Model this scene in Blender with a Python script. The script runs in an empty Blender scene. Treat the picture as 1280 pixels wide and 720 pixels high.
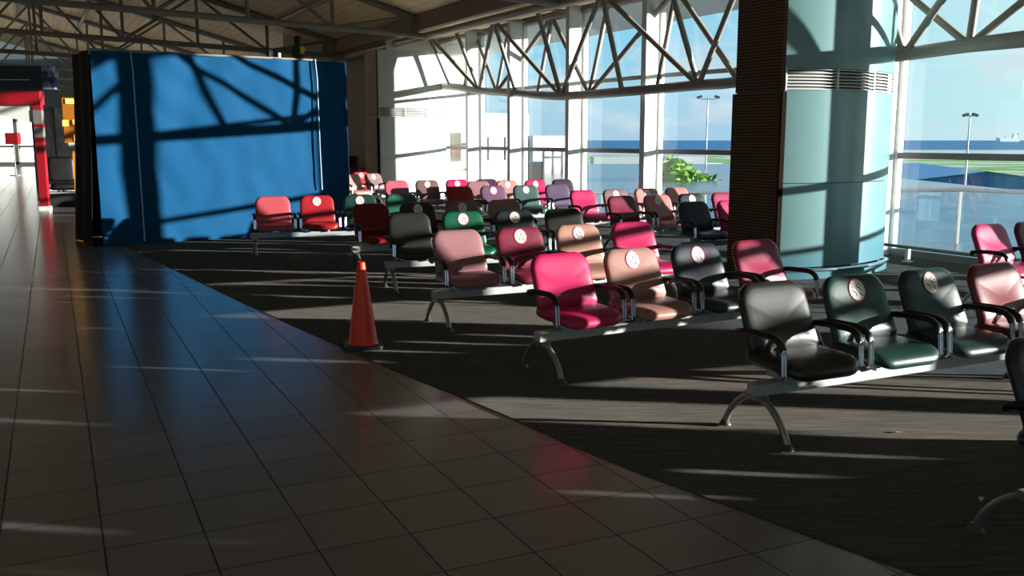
import bpy, bmesh, math, random
from mathutils import Vector, Matrix, noise
R = math.radians
scene = bpy.context.scene
col = scene.collection
random.seed(7)

# ------------------------------------------------------------------ helpers
class MB:
    """collects shapes, builds ONE mesh object"""
    def __init__(self): self.v = []; self.f = []; self.m = []; self.s = []
    def add(self, vs, fs, mi=0, smooth=False):
        o = len(self.v); self.v += [tuple(v) for v in vs]
        for f in fs: self.f.append(tuple(i + o for i in f)); self.m.append(mi); self.s.append(smooth)
    def box(self, c, s, rz=0, mi=0, M=None):
        x, y, z = s[0] / 2, s[1] / 2, s[2] / 2
        vs = [Vector((a * x, b * y, d * z)) for d in (-1, 1) for a, b in ((-1, -1), (1, -1), (1, 1), (-1, 1))]
        T = Matrix.Translation(c) @ (M.to_4x4() if M else Matrix.Rotation(rz, 4, 'Z'))
        self.add([T @ v for v in vs], [(3, 2, 1, 0), (4, 5, 6, 7), (0, 1, 5, 4), (1, 2, 6, 5), (2, 3, 7, 6), (3, 0, 4, 7)], mi)
    def tube(self, pts, r, n=10, mi=0, flat=1.0, up=(0, 0, 1), cap=True, smooth=True, rs=None):
        pts = [Vector(p) for p in pts]; k = len(pts); rings = []
        upv = Vector(up)
        for i, p in enumerate(pts):
            t = (pts[min(i + 1, k - 1)] - pts[max(i - 1, 0)]).normalized()
            a = t.cross(upv)
            if a.length < 1e-4: a = t.cross(Vector((1, 0, 0)))
            a.normalize(); b = a.cross(t).normalized()
            rr = rs[i] if rs else r
            rings.append([p + a * math.cos(2 * math.pi * j / n) * rr * flat + b * math.sin(2 * math.pi * j / n) * rr for j in range(n)])
        vs = [v for ring in rings for v in ring]
        fs = [(i * n + j, i * n + (j + 1) % n, (i + 1) * n + (j + 1) % n, (i + 1) * n + j) for i in range(k - 1) for j in range(n)]
        self.add(vs, fs, mi, smooth)
        if cap: self.add(rings[0], [tuple(range(n - 1, -1, -1))], mi); self.add(rings[-1], [tuple(range(n))], mi)
    def lathe(self, prof, c=(0, 0, 0), n=24, mi=0, smooth=True):
        vs = [(c[0] + r * math.cos(2 * math.pi * j / n), c[1] + r * math.sin(2 * math.pi * j / n), c[2] + z) for r, z in prof for j in range(n)]
        fs = [(i * n + j, i * n + (j + 1) % n, (i + 1) * n + (j + 1) % n, (i + 1) * n + j) for i in range(len(prof) - 1) for j in range(n)]
        self.add(vs, fs, mi, smooth)
        self.add(vs[-n:], [tuple(range(n))], mi); self.add(vs[:n], [tuple(range(n - 1, -1, -1))], mi)
    def prism(self, outline, z0, z1, mi=0, smooth=False):
        n = len(outline)
        self.add([(x, y, z0) for x, y in outline] + [(x, y, z1) for x, y in outline], [(i, (i + 1) % n, n + (i + 1) % n, n + i) for i in range(n)], mi, smooth)
        self.add([(x, y, z0) for x, y in outline], [tuple(range(n - 1, -1, -1))], mi)
        self.add([(x, y, z1) for x, y in outline], [tuple(range(n))], mi)
    def quad(self, a, b, c, d, mi=0): self.add([a, b, c, d], [(0, 1, 2, 3)], mi)
    def build(self, name, mats, parent=None, bevel=0):
        me = bpy.data.meshes.new(name); me.from_pydata(self.v, [], self.f)
        for m in (mats if isinstance(mats, (list, tuple)) else [mats]): me.materials.append(m)
        for p, mi, s in zip(me.polygons, self.m, self.s): p.material_index = mi; p.use_smooth = s
        me.update()
        o = bpy.data.objects.new(name, me); col.objects.link(o)
        if parent: o.parent = parent
        if bevel:
            b = o.modifiers.new('bevel', 'BEVEL'); b.width = bevel; b.segments = 2; b.limit_method = 'ANGLE'
        return o

def tag(o, label=None, cat=None, group=None, kind=None):
    if label: o['label'] = label
    if cat: o['category'] = cat
    if group: o['group'] = group
    if kind: o['kind'] = kind
    return o
def empty(name, loc=(0, 0, 0), rz=0):
    o = bpy.data.objects.new(name, None); o.location = loc; o.rotation_euler = (0, 0, rz); o.empty_display_size = .1
    col.objects.link(o); return o
def struct(o): o['kind'] = 'structure'; return o

# ------------------------------------------------------------------ materials
def lin(c): return tuple((x / 255 / 12.92 if x / 255 < .04045 else ((x / 255 + .055) / 1.055) ** 2.4) for x in c) + (1,)
def mat(name, color, rough=.5, metal=0, spec=.5, bump=0, bscale=200, var=0, vscale=8, coat=0, srgb=True):
    m = bpy.data.materials.new(name); m.use_nodes = True; nt = m.node_tree; b = nt.nodes['Principled BSDF']
    c = lin(color) if srgb else tuple(color) + (1,)
    b.inputs['Base Color'].default_value = c; b.inputs['Roughness'].default_value = rough; b.inputs['Metallic'].default_value = metal
    b.inputs['Specular IOR Level'].default_value = spec; b.inputs['Coat Weight'].default_value = coat
    tc = nt.nodes.new('ShaderNodeTexCoord')
    if var:
        n = nt.nodes.new('ShaderNodeTexNoise'); n.inputs['Scale'].default_value = vscale; n.inputs['Detail'].default_value = 4
        nt.links.new(tc.outputs['Object'], n.inputs['Vector'])
        mx = nt.nodes.new('ShaderNodeMix'); mx.data_type = 'RGBA'; mx.inputs['A'].default_value = tuple(x * (1 - var) for x in c[:3]) + (1,); mx.inputs['B'].default_value = tuple(min(1, x * (1 + var)) for x in c[:3]) + (1,)
        nt.links.new(n.outputs['Fac'], mx.inputs['Factor']); nt.links.new(mx.outputs['Result'], b.inputs['Base Color'])
    if bump:
        n = nt.nodes.new('ShaderNodeTexNoise'); n.inputs['Scale'].default_value = bscale; n.inputs['Detail'].default_value = 3
        nt.links.new(tc.outputs['Object'], n.inputs['Vector'])
        bp = nt.nodes.new('ShaderNodeBump'); bp.inputs['Strength'].default_value = bump; bp.inputs['Distance'].default_value = .01
        nt.links.new(n.outputs['Fac'], bp.inputs['Height']); nt.links.new(bp.outputs['Normal'], b.inputs['Normal'])
    return m

M = {}
M['steel'] = mat('truss_grey_paint', (150, 145, 136), .45, var=.08)
M['steel_dark'] = mat('roof_steel_grey', (128, 126, 118), .55, var=.1)
M['white_metal'] = mat('white_window_metal', (226, 228, 226), .35)
M['grey_metal'] = mat('grey_transom_metal', (118, 116, 110), .45)
M['beam'] = mat('bench_beam_grey', (168, 172, 170), .4, metal=.1)
M['leg'] = mat('bench_leg_metal', (150, 150, 146), .35, metal=.7)
M['foot'] = mat('foot_pad', (60, 60, 58), .4)
M['chrome'] = mat('chrome', (205, 210, 222), .12, metal=1)
M['arm'] = mat('black_arm_rubber', (13, 13, 14), .38)
M['sticker_white'] = mat('sticker_white', (236, 228, 222), .5)
M['sticker_red'] = mat('sticker_red', (200, 60, 66), .5)
M['sticker_ink'] = mat('sticker_ink', (34, 38, 40), .5)
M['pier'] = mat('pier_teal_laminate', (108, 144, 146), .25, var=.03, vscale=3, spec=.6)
M['pier_sunlit'] = mat('pier_sunlit_laminate', (206, 212, 204), .35, var=.03, vscale=3)  # pier laminate with strong sunlight lightened into its colour
M['joint'] = mat('panel_joint', (60, 74, 76), .6)
M['rim'] = mat('skirt_rim_metal', (190, 200, 205), .2, metal=.9)
M['dark'] = mat('dark_recess', (14, 14, 14), .7)
M['cream_wall'] = mat('cream_wall', (206, 200, 186), .6, var=.04, vscale=2)
M['white_wall'] = mat('white_wall', (232, 232, 228), .5)
M['red_paint'] = mat('red_gate_paint', (160, 18, 32), .4)
M['navy_sign'] = mat('navy_sign', (14, 26, 52), .4)
M['rope'] = mat('white_rope', (150, 175, 200), .7)
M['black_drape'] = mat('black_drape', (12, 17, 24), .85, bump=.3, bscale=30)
M['tan_board'] = None

def node_mat(name):
    m = bpy.data.materials.new(name); m.use_nodes = True
    return m, m.node_tree, m.node_tree.nodes['Principled BSDF']

def tile_mat():
    m, nt, b = node_mat('glossy_floor_tiles')
    tc = nt.nodes.new('ShaderNodeTexCoord'); mp = nt.nodes.new('ShaderNodeMapping')
    psi = .4493; k = 1 / .3791
    mp.inputs['Rotation'].default_value = (0, 0, -psi); mp.inputs['Scale'].default_value = (k, k, k); mp.inputs['Location'].default_value = (-.2175 + 40, -11.212 + 40, 0)
    nt.links.new(tc.outputs['Object'], mp.inputs['Vector'])
    br = nt.nodes.new('ShaderNodeTexBrick'); br.offset = 0; br.squash = 1
    br.inputs['Scale'].default_value = 1; br.inputs['Brick Width'].default_value = 1; br.inputs['Row Height'].default_value = 1
    br.inputs['Mortar Size'].default_value = .011; br.inputs['Mortar Smooth'].default_value = .2; br.inputs['Bias'].default_value = 0
    br.inputs['Color1'].default_value = lin((142, 139, 140)); br.inputs['Color2'].default_value = lin((135, 132, 133)); br.inputs['Mortar'].default_value = lin((26, 24, 23))
    nt.links.new(mp.outputs['Vector'], br.inputs['Vector'])
    n = nt.nodes.new('ShaderNodeTexNoise'); n.inputs['Scale'].default_value = 260; n.inputs['Detail'].default_value = 2
    nt.links.new(tc.outputs['Object'], n.inputs['Vector'])
    mx = nt.nodes.new('ShaderNodeMix'); mx.data_type = 'RGBA'; mx.blend_type = 'MULTIPLY'; mx.inputs['Factor'].default_value = .35
    nt.links.new(br.outputs['Color'], mx.inputs['A']); nt.links.new(n.outputs['Color'], mx.inputs['B']); nt.links.new(mx.outputs['Result'], b.inputs['Base Color'])
    ma = nt.nodes.new('ShaderNodeMath'); ma.operation = 'MULTIPLY_ADD'; ma.inputs[1].default_value = .5; ma.inputs[2].default_value = .22
    nt.links.new(br.outputs['Fac'], ma.inputs[0]); nt.links.new(ma.outputs[0], b.inputs['Roughness'])
    b.inputs['Specular IOR Level'].default_value = .45
    bp = nt.nodes.new('ShaderNodeBump'); bp.inputs['Strength'].default_value = .25; bp.inputs['Distance'].default_value = .002; bp.invert = True
    nt.links.new(br.outputs['Fac'], bp.inputs['Height']); nt.links.new(bp.outputs['Normal'], b.inputs['Normal'])
    return m
M['tile'] = tile_mat()

def carpet_mat():
    m, nt, b = node_mat('charcoal_carpet')
    tc = nt.nodes.new('ShaderNodeTexCoord')
    mp = nt.nodes.new('ShaderNodeMapping'); mp.inputs['Rotation'].default_value = (0, 0, R(-28)); mp.inputs['Scale'].default_value = (2.2, 26, 1)
    nt.links.new(tc.outputs['Object'], mp.inputs['Vector'])
    n = nt.nodes.new('ShaderNodeTexNoise'); n.inputs['Scale'].default_value = 1.4; n.inputs['Detail'].default_value = 6
    nt.links.new(mp.outputs['Vector'], n.inputs['Vector'])
    r = nt.nodes.new('ShaderNodeValToRGB'); r.color_ramp.elements[0].position = .35; r.color_ramp.elements[1].position = .72
    r.color_ramp.elements[0].color = lin((60, 60, 60)); r.color_ramp.elements[1].color = lin((94, 91, 86))
    nt.links.new(n.outputs['Fac'], r.inputs['Fac']); nt.links.new(r.outputs['Color'], b.inputs['Base Color'])
    b.inputs['Roughness'].default_value = 1; b.inputs['Specular IOR Level'].default_value = .05; b.inputs['Sheen Weight'].default_value = .12; b.inputs['Sheen Roughness'].default_value = .6; b.inputs['Sheen Tint'].default_value = lin((230, 205, 170))
    n2 = nt.nodes.new('ShaderNodeTexNoise'); n2.inputs['Scale'].default_value = 320; n2.inputs['Detail'].default_value = 2
    nt.links.new(tc.outputs['Object'], n2.inputs['Vector'])
    bp = nt.nodes.new('ShaderNodeBump'); bp.inputs['Strength'].default_value = 1; bp.inputs['Distance'].default_value = .04
    nt.links.new(n2.outputs['Fac'], bp.inputs['Height']); nt.links.new(bp.outputs['Normal'], b.inputs['Normal'])
    m.cycles.use_bump_map_correction = False
    return m
M['carpet'] = carpet_mat()

def curtain_mat():
    m, nt, b = node_mat('blue_curtain_fabric')
    tc = nt.nodes.new('ShaderNodeTexCoord'); n = nt.nodes.new('ShaderNodeTexNoise'); n.inputs['Scale'].default_value = 90
    nt.links.new(tc.outputs['Object'], n.inputs['Vector'])
    r = nt.nodes.new('ShaderNodeValToRGB'); r.color_ramp.elements[0].color = lin((5, 62, 100)); r.color_ramp.elements[1].color = lin((9, 79, 121))
    nt.links.new(n.outputs['Fac'], r.inputs['Fac']); nt.links.new(r.outputs['Color'], b.inputs['Base Color'])
    b.inputs['Roughness'].default_value = .8; b.inputs['Specular IOR Level'].default_value = .15
    return m
M['curtain'] = curtain_mat()

def glass_mat(name, tint=(1, 1, 1), refl=.5):
    m = bpy.data.materials.new(name); m.use_nodes = True; nt = m.node_tree; nt.nodes.clear()
    out = nt.nodes.new('ShaderNodeOutputMaterial'); t = nt.nodes.new('ShaderNodeBsdfTransparent'); g = nt.nodes.new('ShaderNodeBsdfGlossy'); mx = nt.nodes.new('ShaderNodeMixShader')
    t.inputs['Color'].default_value = tint + (1,); g.inputs['Roughness'].default_value = .0
    f = nt.nodes.new('ShaderNodeLayerWeight'); f.inputs['Blend'].default_value = .5
    pw = nt.nodes.new('ShaderNodeMath'); pw.operation = 'POWER'; pw.inputs[1].default_value = 5; nt.links.new(f.outputs['Facing'], pw.inputs[0])
    ml = nt.nodes.new('ShaderNodeMath'); ml.operation = 'MULTIPLY_ADD'; ml.inputs[1].default_value = .9 * refl; ml.inputs[2].default_value = .06 * refl
    nt.links.new(pw.outputs[0], ml.inputs[0]); nt.links.new(ml.outputs[0], mx.inputs[0]); nt.links.new(t.outputs[0], mx.inputs[1]); nt.links.new(g.outputs[0], mx.inputs[2]); nt.links.new(mx.outputs[0], out.inputs['Surface'])
    return m
M['glass'] = glass_mat('window_glass', (.95, .98, .98), .8)
M['rail_glass'] = glass_mat('balustrade_glass', (.58, .78, .95), 1.5)

def plank_mat(name, c1, c2, rot, freq, rough=.6):
    m, nt, b = node_mat(name)
    tc = nt.nodes.new('ShaderNodeTexCoord'); mp = nt.nodes.new('ShaderNodeMapping'); mp.inputs['Rotation'].default_value = (0, 0, rot)
    nt.links.new(tc.outputs['Object'], mp.inputs['Vector'])
    w = nt.nodes.new('ShaderNodeTexWave'); w.wave_type = 'BANDS'; w.bands_direction = 'X'; w.wave_profile = 'SAW'; w.inputs['Scale'].default_value = freq; w.inputs['Distortion'].default_value = 0
    nt.links.new(mp.outputs['Vector'], w.inputs['Vector'])
    mp2 = nt.nodes.new('ShaderNodeMapping'); mp2.inputs['Scale'].default_value = (9, .7, 1); nt.links.new(mp.outputs['Vector'], mp2.inputs['Vector'])
    n = nt.nodes.new('ShaderNodeTexNoise'); n.inputs['Scale'].default_value = 1.5; n.inputs['Detail'].default_value = 5; nt.links.new(mp2.outputs['Vector'], n.inputs['Vector'])
    r = nt.nodes.new('ShaderNodeValToRGB'); r.color_ramp.elements[0].color = lin(c1); r.color_ramp.elements[1].color = lin(c2); r.color_ramp.elements[0].position = .3; r.color_ramp.elements[1].position = .7
    nt.links.new(n.outputs['Fac'], r.inputs['Fac'])
    g = nt.nodes.new('ShaderNodeMath'); g.operation = 'GREATER_THAN'; g.inputs[1].default_value = .06; nt.links.new(w.outputs['Fac'], g.inputs[0])
    mx = nt.nodes.new('ShaderNodeMix'); mx.data_type = 'RGBA'; mx.blend_type = 'MULTIPLY'; mx.inputs['Factor'].default_value = 1
    g2 = nt.nodes.new('ShaderNodeMath'); g2.operation = 'MULTIPLY_ADD'; g2.inputs[1].default_value = .5; g2.inputs[2].default_value = .5; nt.links.new(g.outputs[0], g2.inputs[0])
    nt.links.new(r.outputs['Color'], mx.inputs['A']); nt.links.new(g2.outputs[0], mx.inputs['B']); nt.links.new(mx.outputs['Result'], b.inputs['Base Color'])
    b.inputs['Roughness'].default_value = rough
    return m
M['ceiling'] = plank_mat('tan_ceiling_boards', (226, 196, 152), (246, 224, 184), R(-27), 1.3)

def ribbed_mat():
    m, nt, b = node_mat('ribbed_bronze_panel')
    tc = nt.nodes.new('ShaderNodeTexCoord')
    w = nt.nodes.new('ShaderNodeTexWave'); w.wave_type = 'BANDS'; w.bands_direction = 'Z'; w.wave_profile = 'SIN'; w.inputs['Scale'].default_value = 9
    nt.links.new(tc.outputs['Object'], w.inputs['Vector'])
    r = nt.nodes.new('ShaderNodeValToRGB'); r.color_ramp.elements[0].color = lin((66, 52, 44)); r.color_ramp.elements[1].color = lin((136, 104, 78))
    nt.links.new(w.outputs['Fac'], r.inputs['Fac']); nt.links.new(r.outputs['Color'], b.inputs['Base Color'])
    b.inputs['Metallic'].default_value = .55; b.inputs['Roughness'].default_value = .42
    bp = nt.nodes.new('ShaderNodeBump'); bp.inputs['Strength'].default_value = .6; bp.inputs['Distance'].default_value = .01
    nt.links.new(w.outputs['Fac'], bp.inputs['Height']); nt.links.new(bp.outputs['Normal'], b.inputs['Normal'])
    return m
M['ribbed'] = ribbed_mat()

def noise2(name, c1, c2, scale, rough=.9, stretch=(1, 1, 1), detail=5, p0=.4, p1=.6, spec=.2):
    m, nt, b = node_mat(name)
    tc = nt.nodes.new('ShaderNodeTexCoord'); mp = nt.nodes.new('ShaderNodeMapping'); mp.inputs['Scale'].default_value = stretch
    nt.links.new(tc.outputs['Object'], mp.inputs['Vector'])
    n = nt.nodes.new('ShaderNodeTexNoise'); n.inputs['Scale'].default_value = scale; n.inputs['Detail'].default_value = detail; nt.links.new(mp.outputs['Vector'], n.inputs['Vector'])
    r = nt.nodes.new('ShaderNodeValToRGB'); r.color_ramp.elements[0].color = lin(c1); r.color_ramp.elements[1].color = lin(c2); r.color_ramp.elements[0].position = p0; r.color_ramp.elements[1].position = p1
    nt.links.new(n.outputs['Fac'], r.inputs['Fac']); nt.links.new(r.outputs['Color'], b.inputs['Base Color']); b.inputs['Roughness'].default_value = rough; b.inputs['Specular IOR Level'].default_value = spec
    return m
M['ground'] = noise2('airfield_ground', (222, 212, 190), (128, 168, 66), .09, stretch=(.4, 1.4, 1), p0=.44, p1=.54)
M['sea'] = noise2('sea_water', (60, 112, 150), (76, 128, 164), .02, .6, spec=.1)
M['leaf'] = noise2('shrub_leaves', (52, 96, 30), (128, 168, 62), 1.5, .6)
M['leaf2'] = noise2('dark_shrub_leaves', (34, 74, 40), (80, 124, 60), 1.5, .6)
M['apron'] = mat('walkway_concrete', (176, 180, 182), .8, var=.1, vscale=.8)

VC = {}
def vinyl(name, rgb):
    if name not in VC: VC[name] = mat('vinyl_' + name.replace(' ', '_'), tuple(c * .78 for c in rgb), .36, bump=.05, bscale=240, spec=.5)
    return VC[name]
COL = {'black': (42, 44, 40), 'dark green': (32, 74, 66), 'bottle green': (28, 66, 60), 'brick maroon': (146, 56, 66),
       'hot pink': (222, 36, 104), 'dusty tan': (196, 142, 130), 'navy black': (38, 44, 58), 'crimson': (176, 44, 84),
       'mauve pink': (178, 122, 128), 'maroon': (140, 36, 66), 'tan': (206, 152, 134), 'emerald green': (6, 104, 74),
       'green black': (24, 44, 46), 'dark red': (150, 16, 34), 'dark purple': (66, 42, 62), 'taupe': (160, 120, 120),
       'peach tan': (200, 146, 122), 'salmon red': (236, 100, 112), 'red': (206, 46, 56), 'green': (56, 122, 104),
       'lilac': (134, 96, 126), 'grey green': (76, 112, 108), 'slate purple': (112, 96, 124), 'rose': (236, 118, 134),
       'greyish taupe': (148, 116, 114), 'bright pink': (236, 52, 122), 'plum': (92, 60, 88), 'pinkish tan': (218, 156, 148),
       'magenta': (190, 44, 104), 'salmon': (232, 140, 136), 'slate navy': (66, 66, 86), 'pale salmon': (240, 164, 152)}

# ------------------------------------------------------------------ camera, sun, sky
cam = bpy.data.cameras.new('camera'); camo = bpy.data.objects.new('camera', cam); col.objects.link(camo)
camo.location = (0, 0, 1.6); camo.rotation_euler = (math.pi / 2 - .15637, 0, 0)
cam.sensor_width = 36; cam.lens = 1181.6 / 1280 * 36; cam.clip_end = 60000; cam.clip_start = .05
scene.camera = camo
AZ, EL = R(-7.5), R(5.5)
sd = Vector((math.cos(EL) * math.cos(AZ), math.cos(EL) * math.sin(AZ), math.sin(EL)))
sun = bpy.data.lights.new('sun', 'SUN'); sun.energy = 15.0; sun.angle = R(.53); sun.color = (1, .95, .88)
so = bpy.data.objects.new('sun', sun); col.objects.link(so); so.rotation_euler = sd.to_track_quat('Z', 'Y').to_euler(); so.location = (30, -4, 12)

w = bpy.data.worlds.new('sky'); scene.world = w; w.use_nodes = True; nt = w.node_tree; nt.nodes.clear()
def N(t): return nt.nodes.new(t)
out = N('ShaderNodeOutputWorld'); bg = N('ShaderNodeBackground'); tc = N('ShaderNodeTexCoord'); sep = N('ShaderNodeSeparateXYZ')
nt.links.new(tc.outputs['Generated'], sep.inputs[0])
ramp = N('ShaderNodeValToRGB'); e = ramp.color_ramp.elements
e[0].position = 0; e[0].color = lin((176, 212, 236)); e[1].position = 1; e[1].color = lin((40, 120, 205))
for p, c in ((.03, (176, 220, 240)), (.1, (152, 218, 244)), (.2, (128, 206, 244)), (.4, (96, 180, 238))):
    x = e.new(p); x.color = lin(c)
nt.links.new(sep.outputs['Z'], ramp.inputs['Fac'])
dt = N('ShaderNodeVectorMath'); dt.operation = 'DOT_PRODUCT'; dt.inputs[1].default_value = (math.cos(AZ), math.sin(AZ), .1); nt.links.new(tc.outputs['Generated'], dt.inputs[0])
mr = N('ShaderNodeMapRange'); mr.inputs['From Min'].default_value = .08; mr.inputs['From Max'].default_value = .34; mr.inputs['To Min'].default_value = 0; mr.inputs['To Max'].default_value = .9; nt.links.new(dt.outputs['Value'], mr.inputs['Value'])
mxs = N('ShaderNodeMix'); mxs.data_type = 'RGBA'; mxs.inputs['B'].default_value = lin((206, 247, 250)); nt.links.new(mr.outputs[0], mxs.inputs['Factor']); nt.links.new(ramp.outputs['Color'], mxs.inputs['A'])
mp = N('ShaderNodeMapping'); mp.inputs['Scale'].default_value = (7, 7, 20); nt.links.new(tc.outputs['Generated'], mp.inputs['Vector'])
nz = N('ShaderNodeTexNoise'); nz.inputs['Scale'].default_value = 1.0; nz.inputs['Detail'].default_value = 8; nz.inputs['Roughness'].default_value = .58; nt.links.new(mp.outputs['Vector'], nz.inputs['Vector'])
cr = N('ShaderNodeValToRGB'); cr.color_ramp.elements[0].position = .5; cr.color_ramp.elements[1].position = .64; nt.links.new(nz.outputs['Fac'], cr.inputs['Fac'])
band = N('ShaderNodeValToRGB'); be = band.color_ramp.elements; be[0].position = 0; be[0].color = (.5, .5, .5, 1); be[1].position = .16; be[1].color = (0, 0, 0, 1)
for p, v in ((.02, .7), (.06, .9), (.1, .3)):
    x = be.new(p); x.color = (v, v, v, 1)
nt.links.new(sep.outputs['Z'], band.inputs['Fac'])
mm = N('ShaderNodeMath'); mm.operation = 'MULTIPLY'; nt.links.new(cr.outputs['Color'], mm.inputs[0]); nt.links.new(band.outputs['Color'], mm.inputs[1])
mxc = N('ShaderNodeMix'); mxc.data_type = 'RGBA'; mxc.inputs['B'].default_value = lin((226, 236, 244)); nt.links.new(mm.outputs[0], mxc.inputs['Factor']); nt.links.new(mxs.outputs['Result'], mxc.inputs['A'])
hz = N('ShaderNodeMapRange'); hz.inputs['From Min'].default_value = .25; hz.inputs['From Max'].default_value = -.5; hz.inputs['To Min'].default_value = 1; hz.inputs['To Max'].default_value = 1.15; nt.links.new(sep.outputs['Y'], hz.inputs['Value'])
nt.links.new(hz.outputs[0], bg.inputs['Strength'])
nt.links.new(mxc.outputs['Result'], bg.inputs['Color']); nt.links.new(bg.outputs[0], out.inputs['Surface'])
scene.view_settings.view_transform = 'Standard'; scene.view_settings.look = 'None'; scene.view_settings.exposure = 0; scene.view_settings.gamma = 1
scene.cycles.use_denoising = True; scene.cycles.max_bounces = 8; scene.cycles.transparent_max_bounces = 16
scene.cycles.sample_clamp_indirect = 6

# ------------------------------------------------------------------ plan lines
# window wall polyline (near/right -> far)
WALL = [(13.8, -4.0), (12.7, -1.85), (11.6, .35), (10.5, 2.55), (9.45, 4.75), (8.45, 6.9), (7.6, 8.75), (6.62, 10.75), (5.31, 13.18), (3.95, 15.46), (2.65, 17.3), (1.45, 19.4), (.28, 21.5), (-.74, 23.7), (-1.75, 25.9)]
U1 = Vector((-.462, .887)); UN = Vector((-.887, -.462))          # along the terminal, and inward

# ------------------------------------------------------------------ floor, carpet, ceiling, walls
b = MB(); b.quad((-45, -14, 0), (16, -14, 0), (16, 62, 0), (-45, 62, 0)); struct(b.build('floor', M['tile']))
edge = [(5.2, -2.6), (3.6, .1), (2.45, 1.9), (1.512, 3.295), (1.259, 3.59), (1.007, 3.9), (.62, 4.38), (.3, 4.82), (-.03, 5.33), (-.41, 5.87), (-.87, 6.5), (-1.2, 7.0), (-1.95, 8.12), (-2.71, 9.28), (-3.7, 10.83), (-4.7, 12.4), (-5.7, 13.96), (-6.2, 14.9), (-6.6, 16.5), (-7.0, 30.9)]
b = MB(); rt = [(13.4, -3.8), (11.9, 0), (10.3, 3.1), (9.4, 4.9), (8.9, 5.9), (8.45, 6.9), (7.9, 8.1), (7.45, 9.05), (6.9, 10.2), (6.42, 11.15), (5.31, 13.18), (4.65, 14.3), (4.05, 15.3), (3.3, 16.4), (2.65, 17.3), (1.45, 19.4), (.28, 21.5), (-.74, 23.7), (-1.75, 25.9), (-2.2, 30.9)]
rt = [(x - .16, y) for x, y in rt]
for i in range(len(edge) - 1):
    b.add([(*edge[i], .006), (*rt[i], .006), (*rt[i + 1], .006), (*edge[i + 1], .006)], [(0, 1, 2, 3)])
    b.add([(*edge[i], .0), (*edge[i], .006), (*edge[i + 1], .006), (*edge[i + 1], .0)], [(0, 1, 2, 3)])
struct(b.build('carpet', M['carpet']))

# ceiling deck: rises inward from the window truss, ridge, then falls
TOP0 = Vector((-2.1, 24.2))
def roof(q, t, z): p = TOP0 + U1 * t + UN * q; return (p.x, p.y, z)
b = MB()
prof = [(-3.2, 4.05), (-1.2, 4.3), (.35, 4.62), (10, 7.2), (20, 4.7), (38, 4.7)]
for (q0, z0), (q1, z1) in zip(prof[:-1], prof[1:]):
    b.quad(roof(q0, -36, z0), roof(q0, 40, z0), roof(q1, 40, z1), roof(q1, -36, z1), 1 if q1 < .2 else 0)
    b.quad(roof(q0, -36, z0 + .12), roof(q1, -36, z1 + .12), roof(q1, 40, z1 + .12), roof(q0, 40, z0 + .12))
struct(b.build('ceiling', [M['ceiling'], mat('soffit_grey', (196, 206, 208), .6)]))
b = MB(); b.quad(roof(.2, -36, 4.22), roof(.2, 40, 4.22), roof(.2, 40, 4.6), roof(.2, -36, 4.6)); b.quad(roof(.35, -36, 4.6), roof(.35, 40, 4.6), roof(.35, 40, 4.22), roof(.35, -36, 4.22)); b.quad(roof(.2, -36, 4.22), roof(.35, -36, 4.22), roof(.35, 40, 4.22), roof(.2, 40, 4.22))
struct(b.build('trim_1', mat('roof_edge_board', (120, 104, 84), .6)))
# back walls: close the hall
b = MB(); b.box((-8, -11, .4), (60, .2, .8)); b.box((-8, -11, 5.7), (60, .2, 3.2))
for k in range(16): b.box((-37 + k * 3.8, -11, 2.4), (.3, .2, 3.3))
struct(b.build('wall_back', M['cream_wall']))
b = MB(); b.quad((-38, -11, .8), (22, -11, .8), (22, -11, 4.1), (-38, -11, 4.1)); struct(b.build('window_20', M['glass']))  # unseen window band added behind the camera to let in fill light
b = MB(); b.quad((-30, -11, 0), (-30, 46, 0), (-30, 46, 7.3), (-30, -11, 7.3)); struct(b.build('wall_left', M['cream_wall']))
# white end wall beside the far window, and the shaded wall further back
b = MB(); b.box((-2.3, 26.25, 2.15), (2.2, .16, 4.3)); b.box((-3.32, 28.6, 2.15), (.16, 4.7, 4.3))  # second box is an added side wall keeping sun off the cream wall
struct(b.build('wall_right', M['white_wall']))
b = MB(); b.box((-5.2, 31.1, 2.6), (4.2, .2, 5.2)); struct(b.build('wall_far', M['cream_wall']))

# far end of the hall on the left: bright window bays
def far_hall():
    m_em = mat('sunlit_white_outside', (240, 240, 236), .9)
    Y = 57
    b = MB()
    b.box((-26.5, Y, 5.3), (34, .25, 4.0)); b.box((-26.5, Y, .12), (34, .25, .24)); b.box((-26.5, Y, 1.15), (34, .2, .14))
    for k in range(13): b.box((-43 + k * 2.7, Y, 1.8), (.22, .25, 3.4))
    struct(b.build('window_1', M['grey_metal']))
    b = MB(); b.quad((-44, Y + .05, .2), (-9.5, Y + .05, .2), (-9.5, Y + .05, 3.4), (-44, Y + .05, 3.4)); g = b.build('glass_pane', M['glass'], bpy.data.objects['window_1'])
    b = MB(); b.box((0, 0, 0), (50, .4, 16)); o = b.build('white_backdrop', m_em); o.rotation_euler = (0, 0, R(45)); o.location = (-38, 76, 0)  # white block added in full sun to whiten the far windows
    tag(o, 'white block added beyond the far left windows to make them glare', 'building')
far_hall()

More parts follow.
